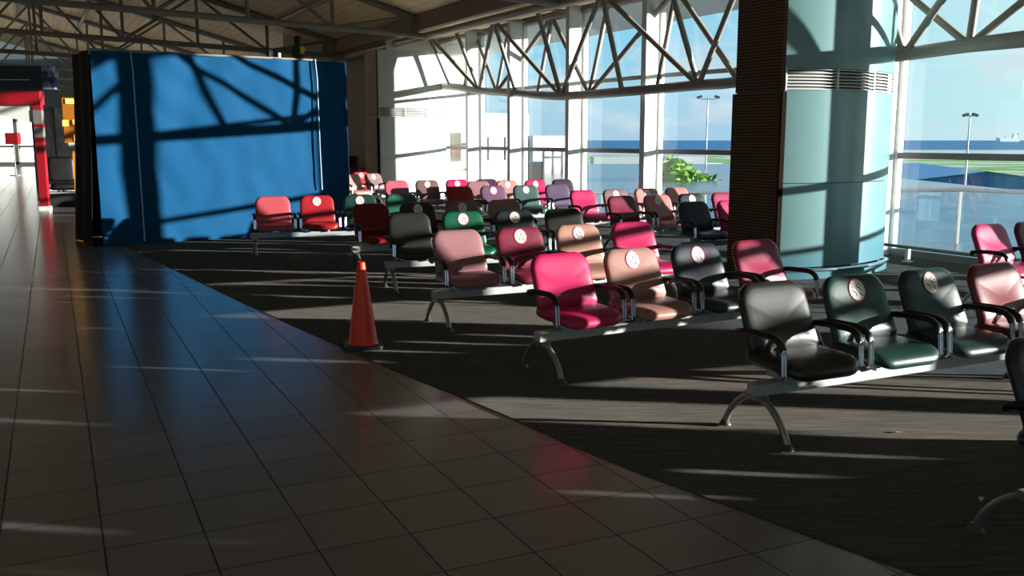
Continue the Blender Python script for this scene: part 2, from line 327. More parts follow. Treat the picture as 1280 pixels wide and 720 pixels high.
# ------------------------------------------------------------------ windows
def windows():
    n = len(WALL) - 1
    for i in range(n):
        a, c = Vector(WALL[i]), Vector(WALL[i + 1]); d = (c - a); L = d.length; d.normalize(); nin = Vector((-d.y, d.x))
        if nin.x > 0: nin = -nin
        rz = math.atan2(d.y, d.x); mid = (a + c) / 2
        w_ = empty('window_%d' % (i + 2), (mid.x, mid.y, 0), rz); struct(w_)
        # local x along wall; inward = local +y if rotate(+90) == nin
        s = 1 if Vector((-math.sin(rz), math.cos(rz))).dot(nin) > 0 else -1
        f = MB()
        f.box((0, 0, 1.376), (L, .1, .085)); f.box((0, 0, 2.72), (L, .09, .07)); f.box((0, 0, .05), (L, .12, .1)); f.box((0, 0, 4.15), (L, .12, .14))
        f.build('transom', M['grey_metal'], w_, .006)
        f = MB(); f.box((L / 2, 0, 2.1), (.13, .1, 4.2)); f.box((L / 2, s * .28, 2.1), (.13, .26, 4.2)); f.box((L / 2, s * .1, 2.1), (.05, .14, 4.2))
        f.build('mullion', M['white_metal'], w_, .008)
        f = MB(); f.quad((-L / 2, .0, .05), (L / 2, .0, .05), (L / 2, .0, 4.1), (-L / 2, .0, 4.1))
        f.build('glass_pane', M['glass'], w_)
windows()

# low guard rail inside the glass
def guard_rail():
    r_ = empty('guard_rail'); tag(r_, 'low dark guard rail on short white posts along the foot of the windows', 'rail')
    pts = []
    for i in range(5, len(WALL) - 2):
        a, c = Vector(WALL[i]), Vector(WALL[i + 1]); d = (c - a).normalized(); nin = Vector((-d.y, d.x)); nin = nin if nin.x < 0 else -nin
        pts.append((a + nin * .52, nin, d))
    b = MB(); b.tube([(p.x, p.y, .2) for p, _, _ in pts], .022, 8, smooth=True); b.build('top_rail', M['grey_metal'], r_)
    for i, (p, nn, d) in enumerate(pts[:-1]):
        for fr in (.25, .75):
            q = p.lerp(pts[i + 1][0], fr); b = MB(); b.box((q.x, q.y, .096), (.05, .05, .18), math.atan2(d.y, d.x)); b.box((q.x, q.y, .012), (.1, .1, .014), math.atan2(d.y, d.x)); b.build('post', M['white_metal'], r_)
guard_rail()

# ------------------------------------------------------------------ window truss
def catmull(ps, n=6):
    ps = [Vector(p) for p in ps]; out = []
    for i in range(len(ps) - 1):
        p0 = ps[max(i - 1, 0)]; p1 = ps[i]; p2 = ps[i + 1]; p3 = ps[min(i + 2, len(ps) - 1)]
        for k in range(n):
            t = k / n; out.append(.5 * ((2 * p1) + (p2 - p0) * t + (2 * p0 - 5 * p1 + 4 * p2 - p3) * t * t + (3 * p1 - p0 - 3 * p2 + p3) * t ** 3))
    out.append(ps[-1]); return out
BOT = [(11.2, -.9, 2.72), (9.8, 2.0, 2.68), (8.6, 4.4, 2.69), (7.6, 6.5, 2.7), (6.6, 8.6, 2.7), (5.75, 10.45, 2.7), (4.97, 12.45, 2.66), (3.55, 14.9, 2.48), (3.05, 15.8, 2.47), (2.03, 17.3, 2.44), (.99, 19.5, 2.46), (.09, 21.2, 2.6), (-.78, 23.0, 2.74), (-1.5, 24.3, 2.9), (-2.3, 26.0, 3.0)]
def truss():
    t_ = empty('curved_window_truss'); tag(t_, 'long grey tubular steel truss with a curved bottom chord in front of the windows', 'truss')
    crv = catmull(BOT, 8)
    b = MB(); b.tube(crv, .085, 12); b.build('bottom_chord', M['steel'], t_)
    d = U1; base = Vector((-2.1, 24.2)); a = base + d * 12; z = 4.13
    def top(s, off): p = base + d * s - UN * off; return Vector((p.x, p.y, z))
    b = MB(); b.tube([top(-29, 0), top(12, 0)], .1, 12); b.build('inner_top_chord', mat('inner_chord_golden_lit', (168, 150, 122), .4), t_)  # inner chord: truss grey tinted tan for the golden light on it
    b = MB(); b.tube([top(-29, .9), top(12, .9)], .085, 12); b.build('outer_top_chord', M['steel'], t_)
    # arclength along bottom curve, measured along d from base
    def bot(s):
        best = None
        for i in range(len(crv) - 1):
            s0 = (crv[i].xy - base).dot(d); s1 = (crv[i + 1].xy - base).dot(d)
            if (s0 - s) * (s1 - s) <= 0:
                f = (s - s0) / (s1 - s0) if abs(s1 - s0) > 1e-6 else 0
                return crv[i].lerp(crv[i + 1], f)
        return None
    ss = [(-.1), -1.7, -3.25, -4.95, -7.45, -9.3, -11.3, -13.3, -15.3, -17.3, -19.3, -21.3, -23.3]   # odd index from -1.7: V nodes
    # bottom positions of half bays: 556,600,645,701,779,870,...
    xs = []
    for (X, Y) in ((-1.55, 24.4), (-.78, 23.0), (.09, 21.2), (.99, 19.5), (2.03, 17.4), (3.05, 15.8), (3.95, 14.1), (4.95, 12.35), (5.75, 10.5), (6.6, 8.6), (7.55, 6.6), (8.6, 4.4), (9.6, 2.3)):
        xs.append((Vector((X, Y)) - base).dot(d))
    members = []
    for i, s in enumerate(xs):
        B = bot(s)
        if B is None: continue
        members.append((B, top(s, 0)))
        if i % 2 == 1:
            for j in (i - 1, i + 1):
                if 0 <= j < len(xs): members.append((B, top(xs[j], 0)))
    mids = [(xs[i] + xs[i + 1]) / 2 for i in range(len(xs) - 1)]
    for i, s in enumerate(mids):
        B = bot(s)
        if i % 2 == 1:
            for j in (i - 1, i + 1):
                if 0 <= j < len(mids): members.append((B, top(mids[j], .9)))
        members.append((B, top(s, .9)))
    for A, B in members:
        b = MB(); b.tube([A, B], .048, 8); b.build('web', M['steel'], t_)
    for s in xs[1:]:
        b = MB(); b.tube([top(s, 0), top(s, .9)], .03, 6); b.build('cross_strut', M['steel'], t_)
truss()

# ------------------------------------------------------------------ roof trusses across the hall
def roof_truss(k, label):
    t_ = empty('roof_truss'); tag(t_, label, 'truss', 'roof trusses across the hall')
    base = TOP0 + U1 * (6.55 * k)
    dv = Vector((-.866, -.5)); Lq = 24.0
    lo = lambda q: Vector((base.x + dv.x * q, base.y + dv.y * q, 4.12 + .028 * min(q, 10) - .02 * max(0, q - 10)))
    hi = lambda q: Vector((base.x + dv.x * q, base.y + dv.y * q, min(4.46 + .262 * q, 4.46 + 2.62 - .24 * (q - 10))))
    b = MB(); b.tube([lo(0), lo(10), lo(20)], .075, 10); b.build('bottom_chord', M['steel_dark'], t_)
    b = MB(); b.tube([hi(0), hi(10), hi(20)], .085, 10); b.build('top_chord', M['steel_dark'], t_)
    qs = [.45 + 2.0 * i for i in range(10)]
    for i, q in enumerate(qs):
        b = MB(); b.tube([lo(q), hi(q)], .048, 8); b.build('web', M['steel_dark'], t_)
        if i + 1 < len(qs):
            q2 = qs[i + 1]; b = MB(); b.tube([lo(q2), hi(q)] if i % 2 == 0 else [lo(q), hi(q2)], .042, 8); b.build('web', M['steel_dark'], t_)
for k, lb in ((-2, 'roof truss nearest the camera, above the near pier'), (-1, 'roof truss overhead joining the window truss between the two piers'), (0, 'grey roof truss ending at the far pier, its bottom tube the highest in view'),
              (1, 'grey roof truss whose bottom tube runs just above the blue curtain'), (2, 'dark roof truss first behind the blue curtain'),
              (3, 'dark roof truss second behind the blue curtain'), (4, 'dark roof truss third behind the blue curtain'), (5, 'farthest dark roof truss behind the blue curtain')):
    roof_truss(k, lb)
# purlins
for i, q in enumerate((2.2, 4.4, 6.6, 8.8, 12, 15, 18)):
    z = (4.62 + .267 * (q - .35)) if q < 10 else 7.2 - .25 * (q - 10)
    b = MB(); b.tube([roof(q, -30, z - .1), roof(q, 6 if q < 5 else 24, z - .1)], .07, 6, smooth=False)
    names = ['lowest', 'second lowest', 'third', 'fourth', 'fifth', 'sixth', 'seventh']
    tag(b.build('purlin', M['steel_dark']), 'dark roof beam under the ceiling boards, %s up from the windows' % names[i], 'roof beam', 'roof beams under the ceiling boards')

# ------------------------------------------------------------------ piers
def pier(Lx, Ly, h, label, pm):
    """local origin = left front corner; x along face"""
    p_ = empty('pier', (Lx, Ly, 0), R(32)); tag(p_, label, 'pillar')
    W = 1.9; D = .72
    def front(n=40, ex=0):
        pts = []
        for i in range(n + 1):
            a = R(-28 + 56 * i / n); rr = W / 2 / math.sin(R(28)); pts.append((W / 2 + rr * math.sin(a), -rr * (math.cos(a) - math.cos(R(28)))))
        return pts
    def outline(ex=0):
        f = front(); f = [(x, y - ex) for x, y in f]
        f += [(W + .06 + ex, .12), (W + .02 + ex, .3), (W - .12 + ex, .5), (W - .4, .62 + ex), (W * .5, D - .02 + ex), (0 - ex * 0, D + ex)]
        return f
    v0, v1 = 2.14, 2.38
    b = MB(); b.prism(outline(), .14, 1.098, smooth=False); b.prism(outline(), 1.106, v0, smooth=False); b.build('lower_panel', pm, p_)
    b = MB(); b.prism(outline(), v1, h); b.build('upper_panel', pm, p_)
    inn = [(x + (.03 if x < .1 else -.03 if x > W - .1 else 0), y + (.06 if y < .2 else -.06)) for x, y in outline()]
    b = MB(); b.prism(inn, .05, h - .02, 0); b.build('core', M['dark'], p_)
    g = MB()
    for k in range(7):
        z = v0 + .012 + k * (v1 - v0 - .024) / 6; f = front()
        for i in range(len(f) - 1):
            (x0, y0), (x1, y1) = f[i], f[i + 1]
            vs = [(x0, y0, z - .006), (x1, y1, z - .006), (x1, y1 + .05, z + .012), (x0, y0 + .05, z + .012), (x0, y0, z), (x1, y1, z), (x1, y1 + .05, z + .018), (x0, y0 + .05, z + .018)]
            g.add(vs, [(0, 1, 5, 4), (4, 5, 6, 7), (3, 2, 1, 0), (2, 3, 7, 6)])
    for x in (.012, W * .33, W * .66, W - .012): rr = W / 2 / math.sin(R(28)); g.box((x, -(math.sqrt(rr * rr - (x - W / 2) ** 2) - rr * math.cos(R(28))) + .012, (v0 + v1) / 2), (.014, .03, v1 - v0))
    g.build('vent_grille', M['white_metal'], p_)
    b = MB(); b.prism([(x, y) for x, y in outline(.05)], 0, .1); b.build('skirt', pm, p_)
    b = MB(); b.tube([(x, y - .06, .11) for x, y in front(20)] + [(W + .12, .12, .11), (W + .02, .42, .11)], .025, 8); b.build('skirt_rim', M['rim'], p_)
    # ribbed end panels facing the walkway
    b = MB(); b.prism([(-.06, .0), (.0, -.012), (.0, D + .02), (-.06, D + .02)], .0, 2.12); b.build('lower_end_panel', M['ribbed'], p_)
    b = MB(); b.box((-.03, -.02, 1.06), (.07, .02, 2.12)); b.build('edge_shade', mat('edge_shade_dark', (30, 24, 20), 1, spec=0), p_); b = MB(); b.prism([(-.035, .03), (.0, .0), (.0, D), (-.035, D)], 2.13, h); b.build('upper_end_panel', M['ribbed'], p_)  # dark strip added along the lower end panel to hide its sunlit edge
    return p_
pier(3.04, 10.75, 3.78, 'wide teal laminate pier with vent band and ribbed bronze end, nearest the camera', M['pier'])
pier(-3.33, 24.0, 3.78, 'far pier paled by sunlight with vent band, left of the windows', M['pier_sunlit'])

# ------------------------------------------------------------------ tandem benches
def rounded(w, h, r, n=6):
    pts = []
    for cx, cy, a0 in ((w / 2 - r, -h / 2 + r, -90), (w / 2 - r, h / 2 - r, 0), (-w / 2 + r, h / 2 - r, 90), (-w / 2 + r, -h / 2 + r, 180)):
        for k in range(n + 1):
            a = R(a0 + 90 * k / n); pts.append((cx + r * math.cos(a), cy + r * math.sin(a)))
    return pts
def pillow(w, h, r, th, edge=.028, crown=.012):
    """rounded slab in (u,v,t): returns verts, faces; t=+ is the front"""
    o = rounded(w, h, r); n = len(o); rings = []
    def ring(sc, inset, t):
        sx = (w / 2 - inset) / (w / 2) * sc; sy = (h / 2 - inset) / (h / 2) * sc
        return [(x * sx, y * sy, t) for x, y in o]
    for sc in (.05, .3, .55, .8): rings.append(ring(sc, edge, -th / 2 - .004 * (1 - sc)))
    for a in (-90, -60, -30, 0, 30, 60, 90):
        rings.append(ring(1, edge * (1 - math.cos(R(a))), th / 2 * math.sin(R(a))))
    for sc in (.85, .65, .45, .25, .05): rings.append(ring(sc, edge, th / 2 + crown * (1 - sc ** 2.2)))
    vs = [v for rg in rings for v in rg]; k = len(rings)
    fs = [(i * n + j, i * n + (j + 1) % n, (i + 1) * n + (j + 1) % n, (i + 1) * n + j) for i in range(k - 1) for j in range(n)]
    fs.append(tuple(range(n - 1, -1, -1))); fs.append(tuple(range((k - 1) * n, k * n)))
    return vs, fs
BW, BH = .49, .435
def back_map(u, v, t):
    # v from -BH/2 (bottom, tucked under) to BH/2 (top)
    z = .59 + v * .975; s = max(0.0, (v + BH / 2) / BH)
    y = .135 + .115 * s ** 1.15 - .045 * math.exp(-((s - .30) / .22) ** 2) + .1 * u * u * -1.6
    w_ = 1 - .07 * max(0, s - .55) / .45
    return (u * w_, y - t, z)
def back_mesh():
    vs, fs = pillow(BW, BH, .095, .062, .03, .012)
    b = MB(); b.add([back_map(*v) for v in vs], fs, 0, True); return b
def seat_map(u, v, t):
    # v from -.5 (front) to +.5 (back)
    s = (v + .23) / .46
    z = .418 + t - .035 * max(0, .35 - s) ** 2 / .1225 + .012 * max(0, s - .7) - .012 * math.cos(u / .23 * 1.4) 
    return (u, -.26 + s * .45, z)
def seat_mesh():
    vs, fs = pillow(.5, .46, .1, .07, .03, .008)
    b = MB(); b.add([seat_map(*v) for v in vs], fs, 0, True); return b
def arm_mesh(s):
    x = s * .268
    b = MB(); pts = [(x * .9, .2, .535), (x, .175, .556), (x, .12, .566), (x, .02, .571), (x, -.09, .573), (x, -.135, .566), (x, -.168, .546), (x, -.185, .515), (x, -.19, .495)]
    b.tube(pts, .019, 10, flat=1.15, up=(0, .3, 1)); return b
def post_mesh(s):
    x = s * .268; b = MB()
    for dx in (-.010, .010): b.tube([(x + dx, -.19, .51), (x + dx, -.202, .385)], .0085, 8, up=(0, 1, 0))
    b.tube([(x, -.2, .39), (x * .97, -.19, .365), (x * .8, -.12, .358), (x * .6, -.02, .35)], .011, 8)
    return b
def sticker_mesh():
    b = MB(); n = 40; v = .135; r0 = .066
    def P(x, y, lift):
        q = Vector(back_map(x, v + y, 0)); u2 = (x / (BW / 2), (v + y) / (BH / 2))
        # front surface of the pillow at that spot (interpolated crown)
        sc = max(abs(u2[0]), abs(u2[1])); crown = .012 * (1 - min(1, sc) ** 2.2)
        return Vector(back_map(x, v + y, .031 + crown + lift))
    def disc(r1, r2, mi, lift):
        if r1 == 0:
            rr = [0.001, r2 * .34, r2 * .67, r2]
        else: rr = [r1, r2]
        vs = [P(r * math.cos(2 * math.pi * j / n), r * math.sin(2 * math.pi * j / n), lift) for r in rr for j in range(n)]
        b.add(vs, [(i * n + j, i * n + (j + 1) % n, (i + 1) * n + (j + 1) % n, (i + 1) * n + j) for i in range(len(rr) - 1) for j in range(n)], mi)
    disc(0, r0, 0, .003); disc(r0 * .9, r0 * .99, 1, .0042)
    def stroke(pts, wd, mi, lift=.0046):
        for (x0, y0), (x1, y1) in zip(pts[:-1], pts[1:]):
            d = Vector((x1 - x0, y1 - y0)); L = d.length; d /= L; nn = Vector((-d.y, d.x)) * wd; k = max(1, int(L / .02))
            for i in range(k):
                a = Vector((x0, y0)) + d * L * i / k; c = Vector((x0, y0)) + d * L * (i + 1) / k
                b.add([P(*(a + nn), lift), P(*(a - nn), lift), P(*(c - nn), lift), P(*(c + nn), lift)], [(0, 1, 2, 3)], mi)
    c = r0 * .66
    stroke([(-c, c), (c, -c)], .0022, 1)
    # small seated figures and bent arrows, dark
    stroke([(.000, .030), (.004, .012), (.020, .010), (.024, -.004)], .0034, 2)
    stroke([(.014, .036), (.026, .034)], .0036, 2); stroke([(.030, .022), (.038, .020)], .003, 2)
    stroke([(-.036, .004), (-.030, -.012), (-.014, -.014)], .0034, 2); stroke([(-.012, -.016), (-.016, -.034)], .0032, 2)
    stroke([(.010, -.020), (.028, -.024), (.026, -.040)], .0036, 2); stroke([(-.04, .012), (-.034, .020)], .0032, 2)
    return b
ME = {}
def mesh_of(key, b, mats):
    o = b.build(key, mats); ME[key] = o.data; bpy.data.objects.remove(o); return ME[key]
mesh_of('backrest', back_mesh(), M['arm']); mesh_of('seat', seat_mesh(), M['arm'])
for s in (-1, 1): mesh_of('armrest%d' % s, arm_mesh(s), M['arm']); mesh_of('armrest_post%d' % s, post_mesh(s), M['chrome'])
mesh_of('sticker', sticker_mesh(), [M['sticker_white'], M['sticker_red'], M['sticker_ink']])
def leg_mesh():
    b = MB()
    b.box((0, .0, .236), (.07, .12, .04))
    for s in (-1, 1):
        b.tube(catmull([(0, s * .02, .226), (0, s * .08, .215), (0, s * .165, .155), (0, s * .225, .08), (0, s * .25, .022)], 4), .019, 10, flat=1.0)
    return b
def foot_mesh(s):
    b = MB(); b.lathe([(.036, .006), (.036, .012), (.024, .022), (.02, .04)], (0, s * .252, 0), 14); return b
mesh_of('leg', leg_mesh(), M['leg']); mesh_of('foot_pad-1', foot_mesh(-1), M['foot']); mesh_of('foot_pad1', foot_mesh(1), M['foot'])
def linkm(name, me, parent, loc=(0, 0, 0)):
    o = bpy.data.objects.new(name, me); o.location = loc; o.parent = parent; col.objects.link(o); return o
S = .61
WORD = ['first', 'second', 'third', 'fourth']
def bench(x, y, yaw, seats, label, stickers=(1, 2), legs=None):
    n = len(seats); r_ = empty('tandem_bench', (x, y, .006), R(yaw))
    tag(r_, label, 'bench', 'rows of linked waiting seats on the carpet')
    lx0, lx1 = legs or (-.27, (n - 1) * S + .27); L = lx1 - lx0 + .12
    b = MB(); cx = (lx0 + lx1) / 2
    b.box((cx, -.03, .283), (L, .085, .066)); b.build('beam', M['beam'], r_, .006)
    b = MB()
    for i in range(n): b.box((i * S, .0, .366), (.34, .28, .02)); b.box((i * S - .12, -.02, .336), (.03, .2, .045)); b.box((i * S + .12, -.02, .336), (.03, .2, .045))
    b.build('seat_brackets', M['beam'], r_)
    for lx in (lx0, lx1):
        lg = linkm('leg', ME['leg'], r_, (lx, 0, 0))
        linkm('foot_pad', ME['foot_pad-1'], lg); linkm('foot_pad', ME['foot_pad1'], lg)
    for i, c in enumerate(seats):
        m = vinyl(c, COL[c])
        def colored(key):
            k2 = key + '|' + c
            if k2 not in ME:
                ME[k2] = ME[key].copy(); ME[k2].materials.clear(); ME[k2].materials.append(m)
            return ME[k2]
        st = linkm('seat', colored('seat'), r_, (i * S, 0, 0))
        st['label'] = '%s seat, %s from the left%s' % (c, WORD[i], ', with round white sticker' if i in stickers else '')
        linkm('backrest', colored('backrest'), st)
        for s in (-1, 1):
            linkm('armrest', ME['armrest%d' % s], st); linkm('armrest_post', ME['armrest_post%d' % s], st)
        if i in stickers: linkm('sticker', ME['sticker'], st)
    return r_
B_ = [
 (1.554, 5.037, 26, ['black', 'dark green', 'bottle green', 'brick maroon'], 'large bench in front with black, two dark green and maroon seats'),
 (.439, 6.398, 29, ['hot pink', 'dusty tan', 'navy black', 'crimson'], 'bench with hot pink, dusty tan, navy black and crimson seats beside the near pier'),
 (-.391, 8.106, 26, ['mauve pink', 'maroon', 'tan', 'hot pink'], 'bench with mauve pink, maroon, tan and hot pink seats, right of the traffic cone'),
 (-1.041, 10.027, 21, ['black', 'emerald green', 'green black', 'black'], 'bench with black seats at both ends and an emerald green seat between'),
 (-1.654, 11.509, 26, ['dark red', 'dark purple', 'taupe', 'peach tan'], 'bench with dark red, dark purple, taupe and peach tan seats behind the traffic cone'),
 (-3.287, 13.055, 18, ['salmon red', 'red', 'dark green', 'green'], 'bench with salmon and red seats in front of the blue curtain'),
 (-.806, 15.846, 23, ['red', 'lilac', 'grey green', 'slate purple'], 'far bench with red, lilac, grey green and slate purple seats in mid hall'),
 (-2.158, 18.122, 20, ['rose', 'greyish taupe', 'bright pink', 'plum'], 'far bench with rose, taupe, bright pink and plum seats before the far sunlit pier'),
 (-.551, 17.909, 26, ['mauve pink', 'pinkish tan', 'hot pink', 'dark purple'], 'far bench with mauve, pinkish tan, hot pink and dark purple seats by the windows'),
 (1.644, 13.192, 27, ['maroon', 'salmon', 'green black', 'magenta'], 'bench with maroon, salmon, green black and magenta seats left of the near pier'),
 (2.423, 11.959, 26, ['slate navy', 'bright pink', 'tan', 'black'], 'bench starting with slate navy and bright pink seats, cut off by the near pier'),
 (1.208, 14.678, 28, ['hot pink', 'greyish taupe', 'pinkish tan', 'salmon'], 'bench with hot pink, taupe, pinkish tan and salmon seats below the tree outside'),
 (4.6, 8.7, 27, ['bright pink', 'maroon', 'tan', 'black'], 'bench with bright pink first seat at the right edge near the guard rail'),
 (2.28, 3.58, 26, ['navy black', 'maroon', 'tan', 'black'], 'nearest bench, its dark seat cut off at the right picture edge'),
 (3.84, 6.14, 26, ['maroon', 'tan', 'dark green', 'black'], 'unseen bench added to cast shadows from the right, continuing the black and green row'),  # this and the benches below are unseen, added to cast shadows into view
 (2.95, 2.1, 26, ['green', 'tan', 'red', 'black'], 'unseen bench added for its shadow, first row behind the nearest bench'),
 (5.25, 3.22, 26, ['taupe', 'red', 'black', 'tan'], 'unseen bench added for its shadow, middle of the row behind the nearest bench'),
 (3.6, .6, 26, ['red', 'black', 'tan', 'taupe'], 'unseen bench added for its shadow, beside the camera'),
 (5.9, 1.72, 26, ['tan', 'green', 'black', 'red'], 'unseen bench added for its shadow, middle of the row beside the camera'),
]
for x, y, yw, seats, lb in B_: bench(x, y, yw, seats, lb, legs=(-.3, 2.1) if lb.startswith('nearest bench') else None)
bench(-3.527, 21.608, 45, ['pale salmon', 'taupe'], 'far two-seat bench with pale salmon and taupe seats right of the curtain', (1,))
bench(-3.96, 22.57, 45, ['dark red', 'red'], 'far bench with a red stickered seat half hidden behind the curtain edge', (1,))
bench(-4.414, 26.963, 50, ['maroon', 'bright pink'], 'farthest bench with maroon and bright pink seats right of the curtain', (1,))

# ------------------------------------------------------------------ traffic cone
def cone():
    c_ = empty('traffic_cone', (-1.155, 7.18, 0), R(12)); tag(c_, 'orange red traffic cone on black base at the carpet edge', 'cone')
    org = mat('cone_orange', (232, 52, 22), .42); 
    b = MB(); b.lathe([(.118, .035), (.112, .05), (.03, .66), (.027, .672), (.02, .672), (.018, .66)], n=32); b.build('cone_body', org, c_)
    b = MB(); b.prism([(x, y) for x, y in rounded(.3, .3, .04)], .007, .036); b.build('base', M['arm'], c_, .004)
cone()

# ------------------------------------------------------------------ blue curtained enclosure
def enclosure():
    A = Vector((-6.18, 14.2)); B = Vector((-2.83, 16.42)); L = (B - A).length; rz = math.atan2(B.y - A.y, B.x - A.x)
    e_ = empty('curtain_enclosure', (A.x, A.y, 0), rz); tag(e_, 'tall hoarding draped in bright blue fabric closing off part of the hall', 'curtain')
    H = 2.9; nx, nz = 90, 60; D = 1.5
    b = MB(); vs = []
    for j in range(nz + 1):
        for i in range(nx + 1):
            x = L * i / nx; z = .01 + (H - .01) * j / nz; s = z / H
            f = .018 * math.sin(x * 7 + 1.2 * math.sin(z * 1.1)) * (s ** 2) + .035 * noise.noise((x * 1.1, z * .9, 3)) + .022 * noise.noise((x * 3 + z * 1.7, z * 1.6 - x, 9))
            sag = -.018 * abs(math.sin(x * math.pi / .55)) if j == nz else 0
            vs.append((x, -f - .03 * (1 - s), z + sag))
    b.add(vs, [(j * (nx + 1) + i, j * (nx + 1) + i + 1, (j + 1) * (nx + 1) + i + 1, (j + 1) * (nx + 1) + i) for j in range(nz) for i in range(nx)], 0, True)
    b.build('front_sheet', M['curtain'], e_)
    # side drape
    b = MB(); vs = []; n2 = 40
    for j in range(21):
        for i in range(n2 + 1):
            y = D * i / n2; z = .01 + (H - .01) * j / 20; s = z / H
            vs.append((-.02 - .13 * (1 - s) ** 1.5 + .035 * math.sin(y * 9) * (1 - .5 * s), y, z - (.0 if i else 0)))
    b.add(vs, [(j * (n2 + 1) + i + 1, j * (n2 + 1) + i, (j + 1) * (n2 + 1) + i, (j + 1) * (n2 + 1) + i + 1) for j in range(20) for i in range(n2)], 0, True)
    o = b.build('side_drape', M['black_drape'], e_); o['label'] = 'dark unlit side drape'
    b = MB(); b.box((L / 2, D, H / 2), (L, .04, H - .02)); b.box((L + .0, D / 2, H / 2), (.05, D, H - .02)); b.build('rear_sheet', mat('navy_sheet', (10, 40, 92), .8), e_)
    b = MB(); b.box((L / 2, D / 2, H - .06), (L - .1, D - .1, .03)); b.build('top_board', M['dark'], e_)
    b = MB(); b.tube([(0, 0, H - .005), (L, 0, H - .005)], .02, 8); b.build('top_rail', M['steel_dark'], e_)
    for px, zb in ((.56, .05), (3.47, .75)):
        b = MB(); b.tube([(px, -.03, H + .01), (px + .01, -.07, H - .3), (px + .02, -.075, 1.4), (px + .03, -.09, zb)], .011, 6); b.build('tie_rope', M['rope'], e_)
    def top(x, y, dz=0): v = Matrix.Rotation(rz, 4, 'Z') @ Vector((x, y, 0)); return (A.x + v.x, A.y + v.y, H - .03 + dz)
    # bundle and small fitting on top
    g = empty('work_bundle', top(3.32, .35), rz); tag(g, 'dark green and yellow bundle standing on top of the blue hoarding', 'bundle')
    b = MB(); b.lathe([(.05, 0), (.075, .03), (.09, .1), (.1, .2), (.085, .27), (.055, .3), (.05, .34), (.06, .4), (.03, .44)], n=14); b.build('body', mat('bundle_green', (22, 40, 30), .7), g)
    b = MB(); b.box((.045, -.07, .2), (.09, .06, .13)); b.build('yellow_patch', mat('hi_vis_yellow', (210, 205, 40), .6), g, .02)
    b = MB(); b.lathe([(.07, 0), (.07, .05), (.055, .055)], n=14); b.build('base', M['white_metal'], g)
    g = empty('floodlight', top(2.95, .3), rz); tag(g, 'small dark lamp head on white bracket on the hoarding top', 'lamp')
    b = MB(); b.box((-.1, 0, .12), (.14, .1, .16)); b.build('lamp_head', M['dark'], g, .01)
    b = MB(); b.box((.03, 0, .07), (.04, .04, .14)); b.build('bracket', M['white_metal'], g)
enclosure()

# ------------------------------------------------------------------ left hall: gate, kiosk, seats
def gate():
    g = empty('entrance_gate', (-10.55, 21.4, 0), R(8)); tag(g, 'red portal frame with grey arch under a dark navy sign, far left', 'gate')
    W = 5.0
    b = MB(); b.box((0, 0, 1.3), (.17, .14, 2.6)); b.build('post', M['red_paint'], g)
    b = MB(); b.box((-W, 0, 1.3), (.2, .25, 2.6)); b.build('post', M['red_paint'], g)
    b = MB(); b.box((0, 0, 1.75), (.18, .15, .22)); b.box((0, 0, 2.08), (.18, .15, .3)); b.build('post_band', M['grey_metal'], g)
    b = MB(); b.box((0, 0, .05), (.22, .2, .1)); b.build('plinth', M['white_metal'], g)
    b = MB(); b.box((-W / 2, 0, 2.5), (W + .2, .3, .3)); b.build('header', M['red_paint'], g)
    b = MB(); pts = [(-W + .1, 2.35)] + [(-.1, 2.35), (-.1, 1.95)] + [(-.1 - (W - .2) * t, 1.95 + .36 * math.sin(math.pi * min(1, t) )) for t in [i / 12 for i in range(13)]]
    vs = [(x, -.05, z) for x, z in pts] + [(x, .05, z) for x, z in pts]; n = len(pts)
    b.add(vs, [tuple(range(n)), tuple(range(2 * n - 1, n - 1, -1))] + [(i, (i + 1) % n, n + (i + 1) % n, n + i) for i in range(n)]); b.build('arch_panel', M['white_wall'], g)
    b = MB(); b.box((-W / 2 + .02, -.04, 2.92), (W + .5, .36, .52)); b.build('sign_board', M['navy_sign'], g)
    b = MB(); b.box((-W / 2 + .1, -.225, 2.88), (W - .3, .01, .016)); b.build('sign_line', M['white_metal'], g)
    b = MB(); b.box((.33, -.06, 2.93), (.24, .36, .5)); b.build('sign_poster', noise2('poster_blue', (60, 84, 130), (190, 204, 224), 6), g)
    b = MB(); b.box((-.92, -.225, 2.7), (.32, .012, .17)); b.box((-.94, -.235, 2.69), (.14, .01, .03), 0, 1); b.box((-.86, -.235, 2.715), (.06, .01, .05), 0, 1); b.build('sign_logo', [M['white_metal'], M['navy_sign']], g)
gate()
def kiosk():
    g = empty('display_tower', (-9.3, 20.4, 0), R(20)); tag(g, 'amber lit display tower beside the dark edge of the curtain', 'kiosk')
    am = mat('amber_panel', (176, 116, 20), .45); b = MB(); b.box((0, 0, .75), (.16, .16, 1.5)); b.build('column', am, g)
    b = MB(); b.box((0, 0, 1.98), (.42, .34, .96)); b.build('head', mat('amber_head', (150, 88, 12), .5), g, .01)
    lm = bpy.data.materials.new('amber_light'); lm.use_nodes = True; p = lm.node_tree.nodes['Principled BSDF']; p.inputs['Base Color'].default_value = (1, .6, .1, 1); p.inputs['Emission Color'].default_value = (1, .55, .1, 1); p.inputs['Emission Strength'].default_value = 1.6
    for x, z, w_, h_ in ((0.02, 2.38, .3, .1), (-.16, 1.93, .12, .13), (.04, 1.95, .12, .1), (.08, 1.62, .18, .13)):
        b = MB(); b.box((x, -.18, z), (w_, .03, h_)); b.build('lamp_panel', lm, g)
    b = MB(); b.box((.05, -.2, 1.46), (.36, .1, .12)); b.build('white_light', M['white_metal'], g)
kiosk()
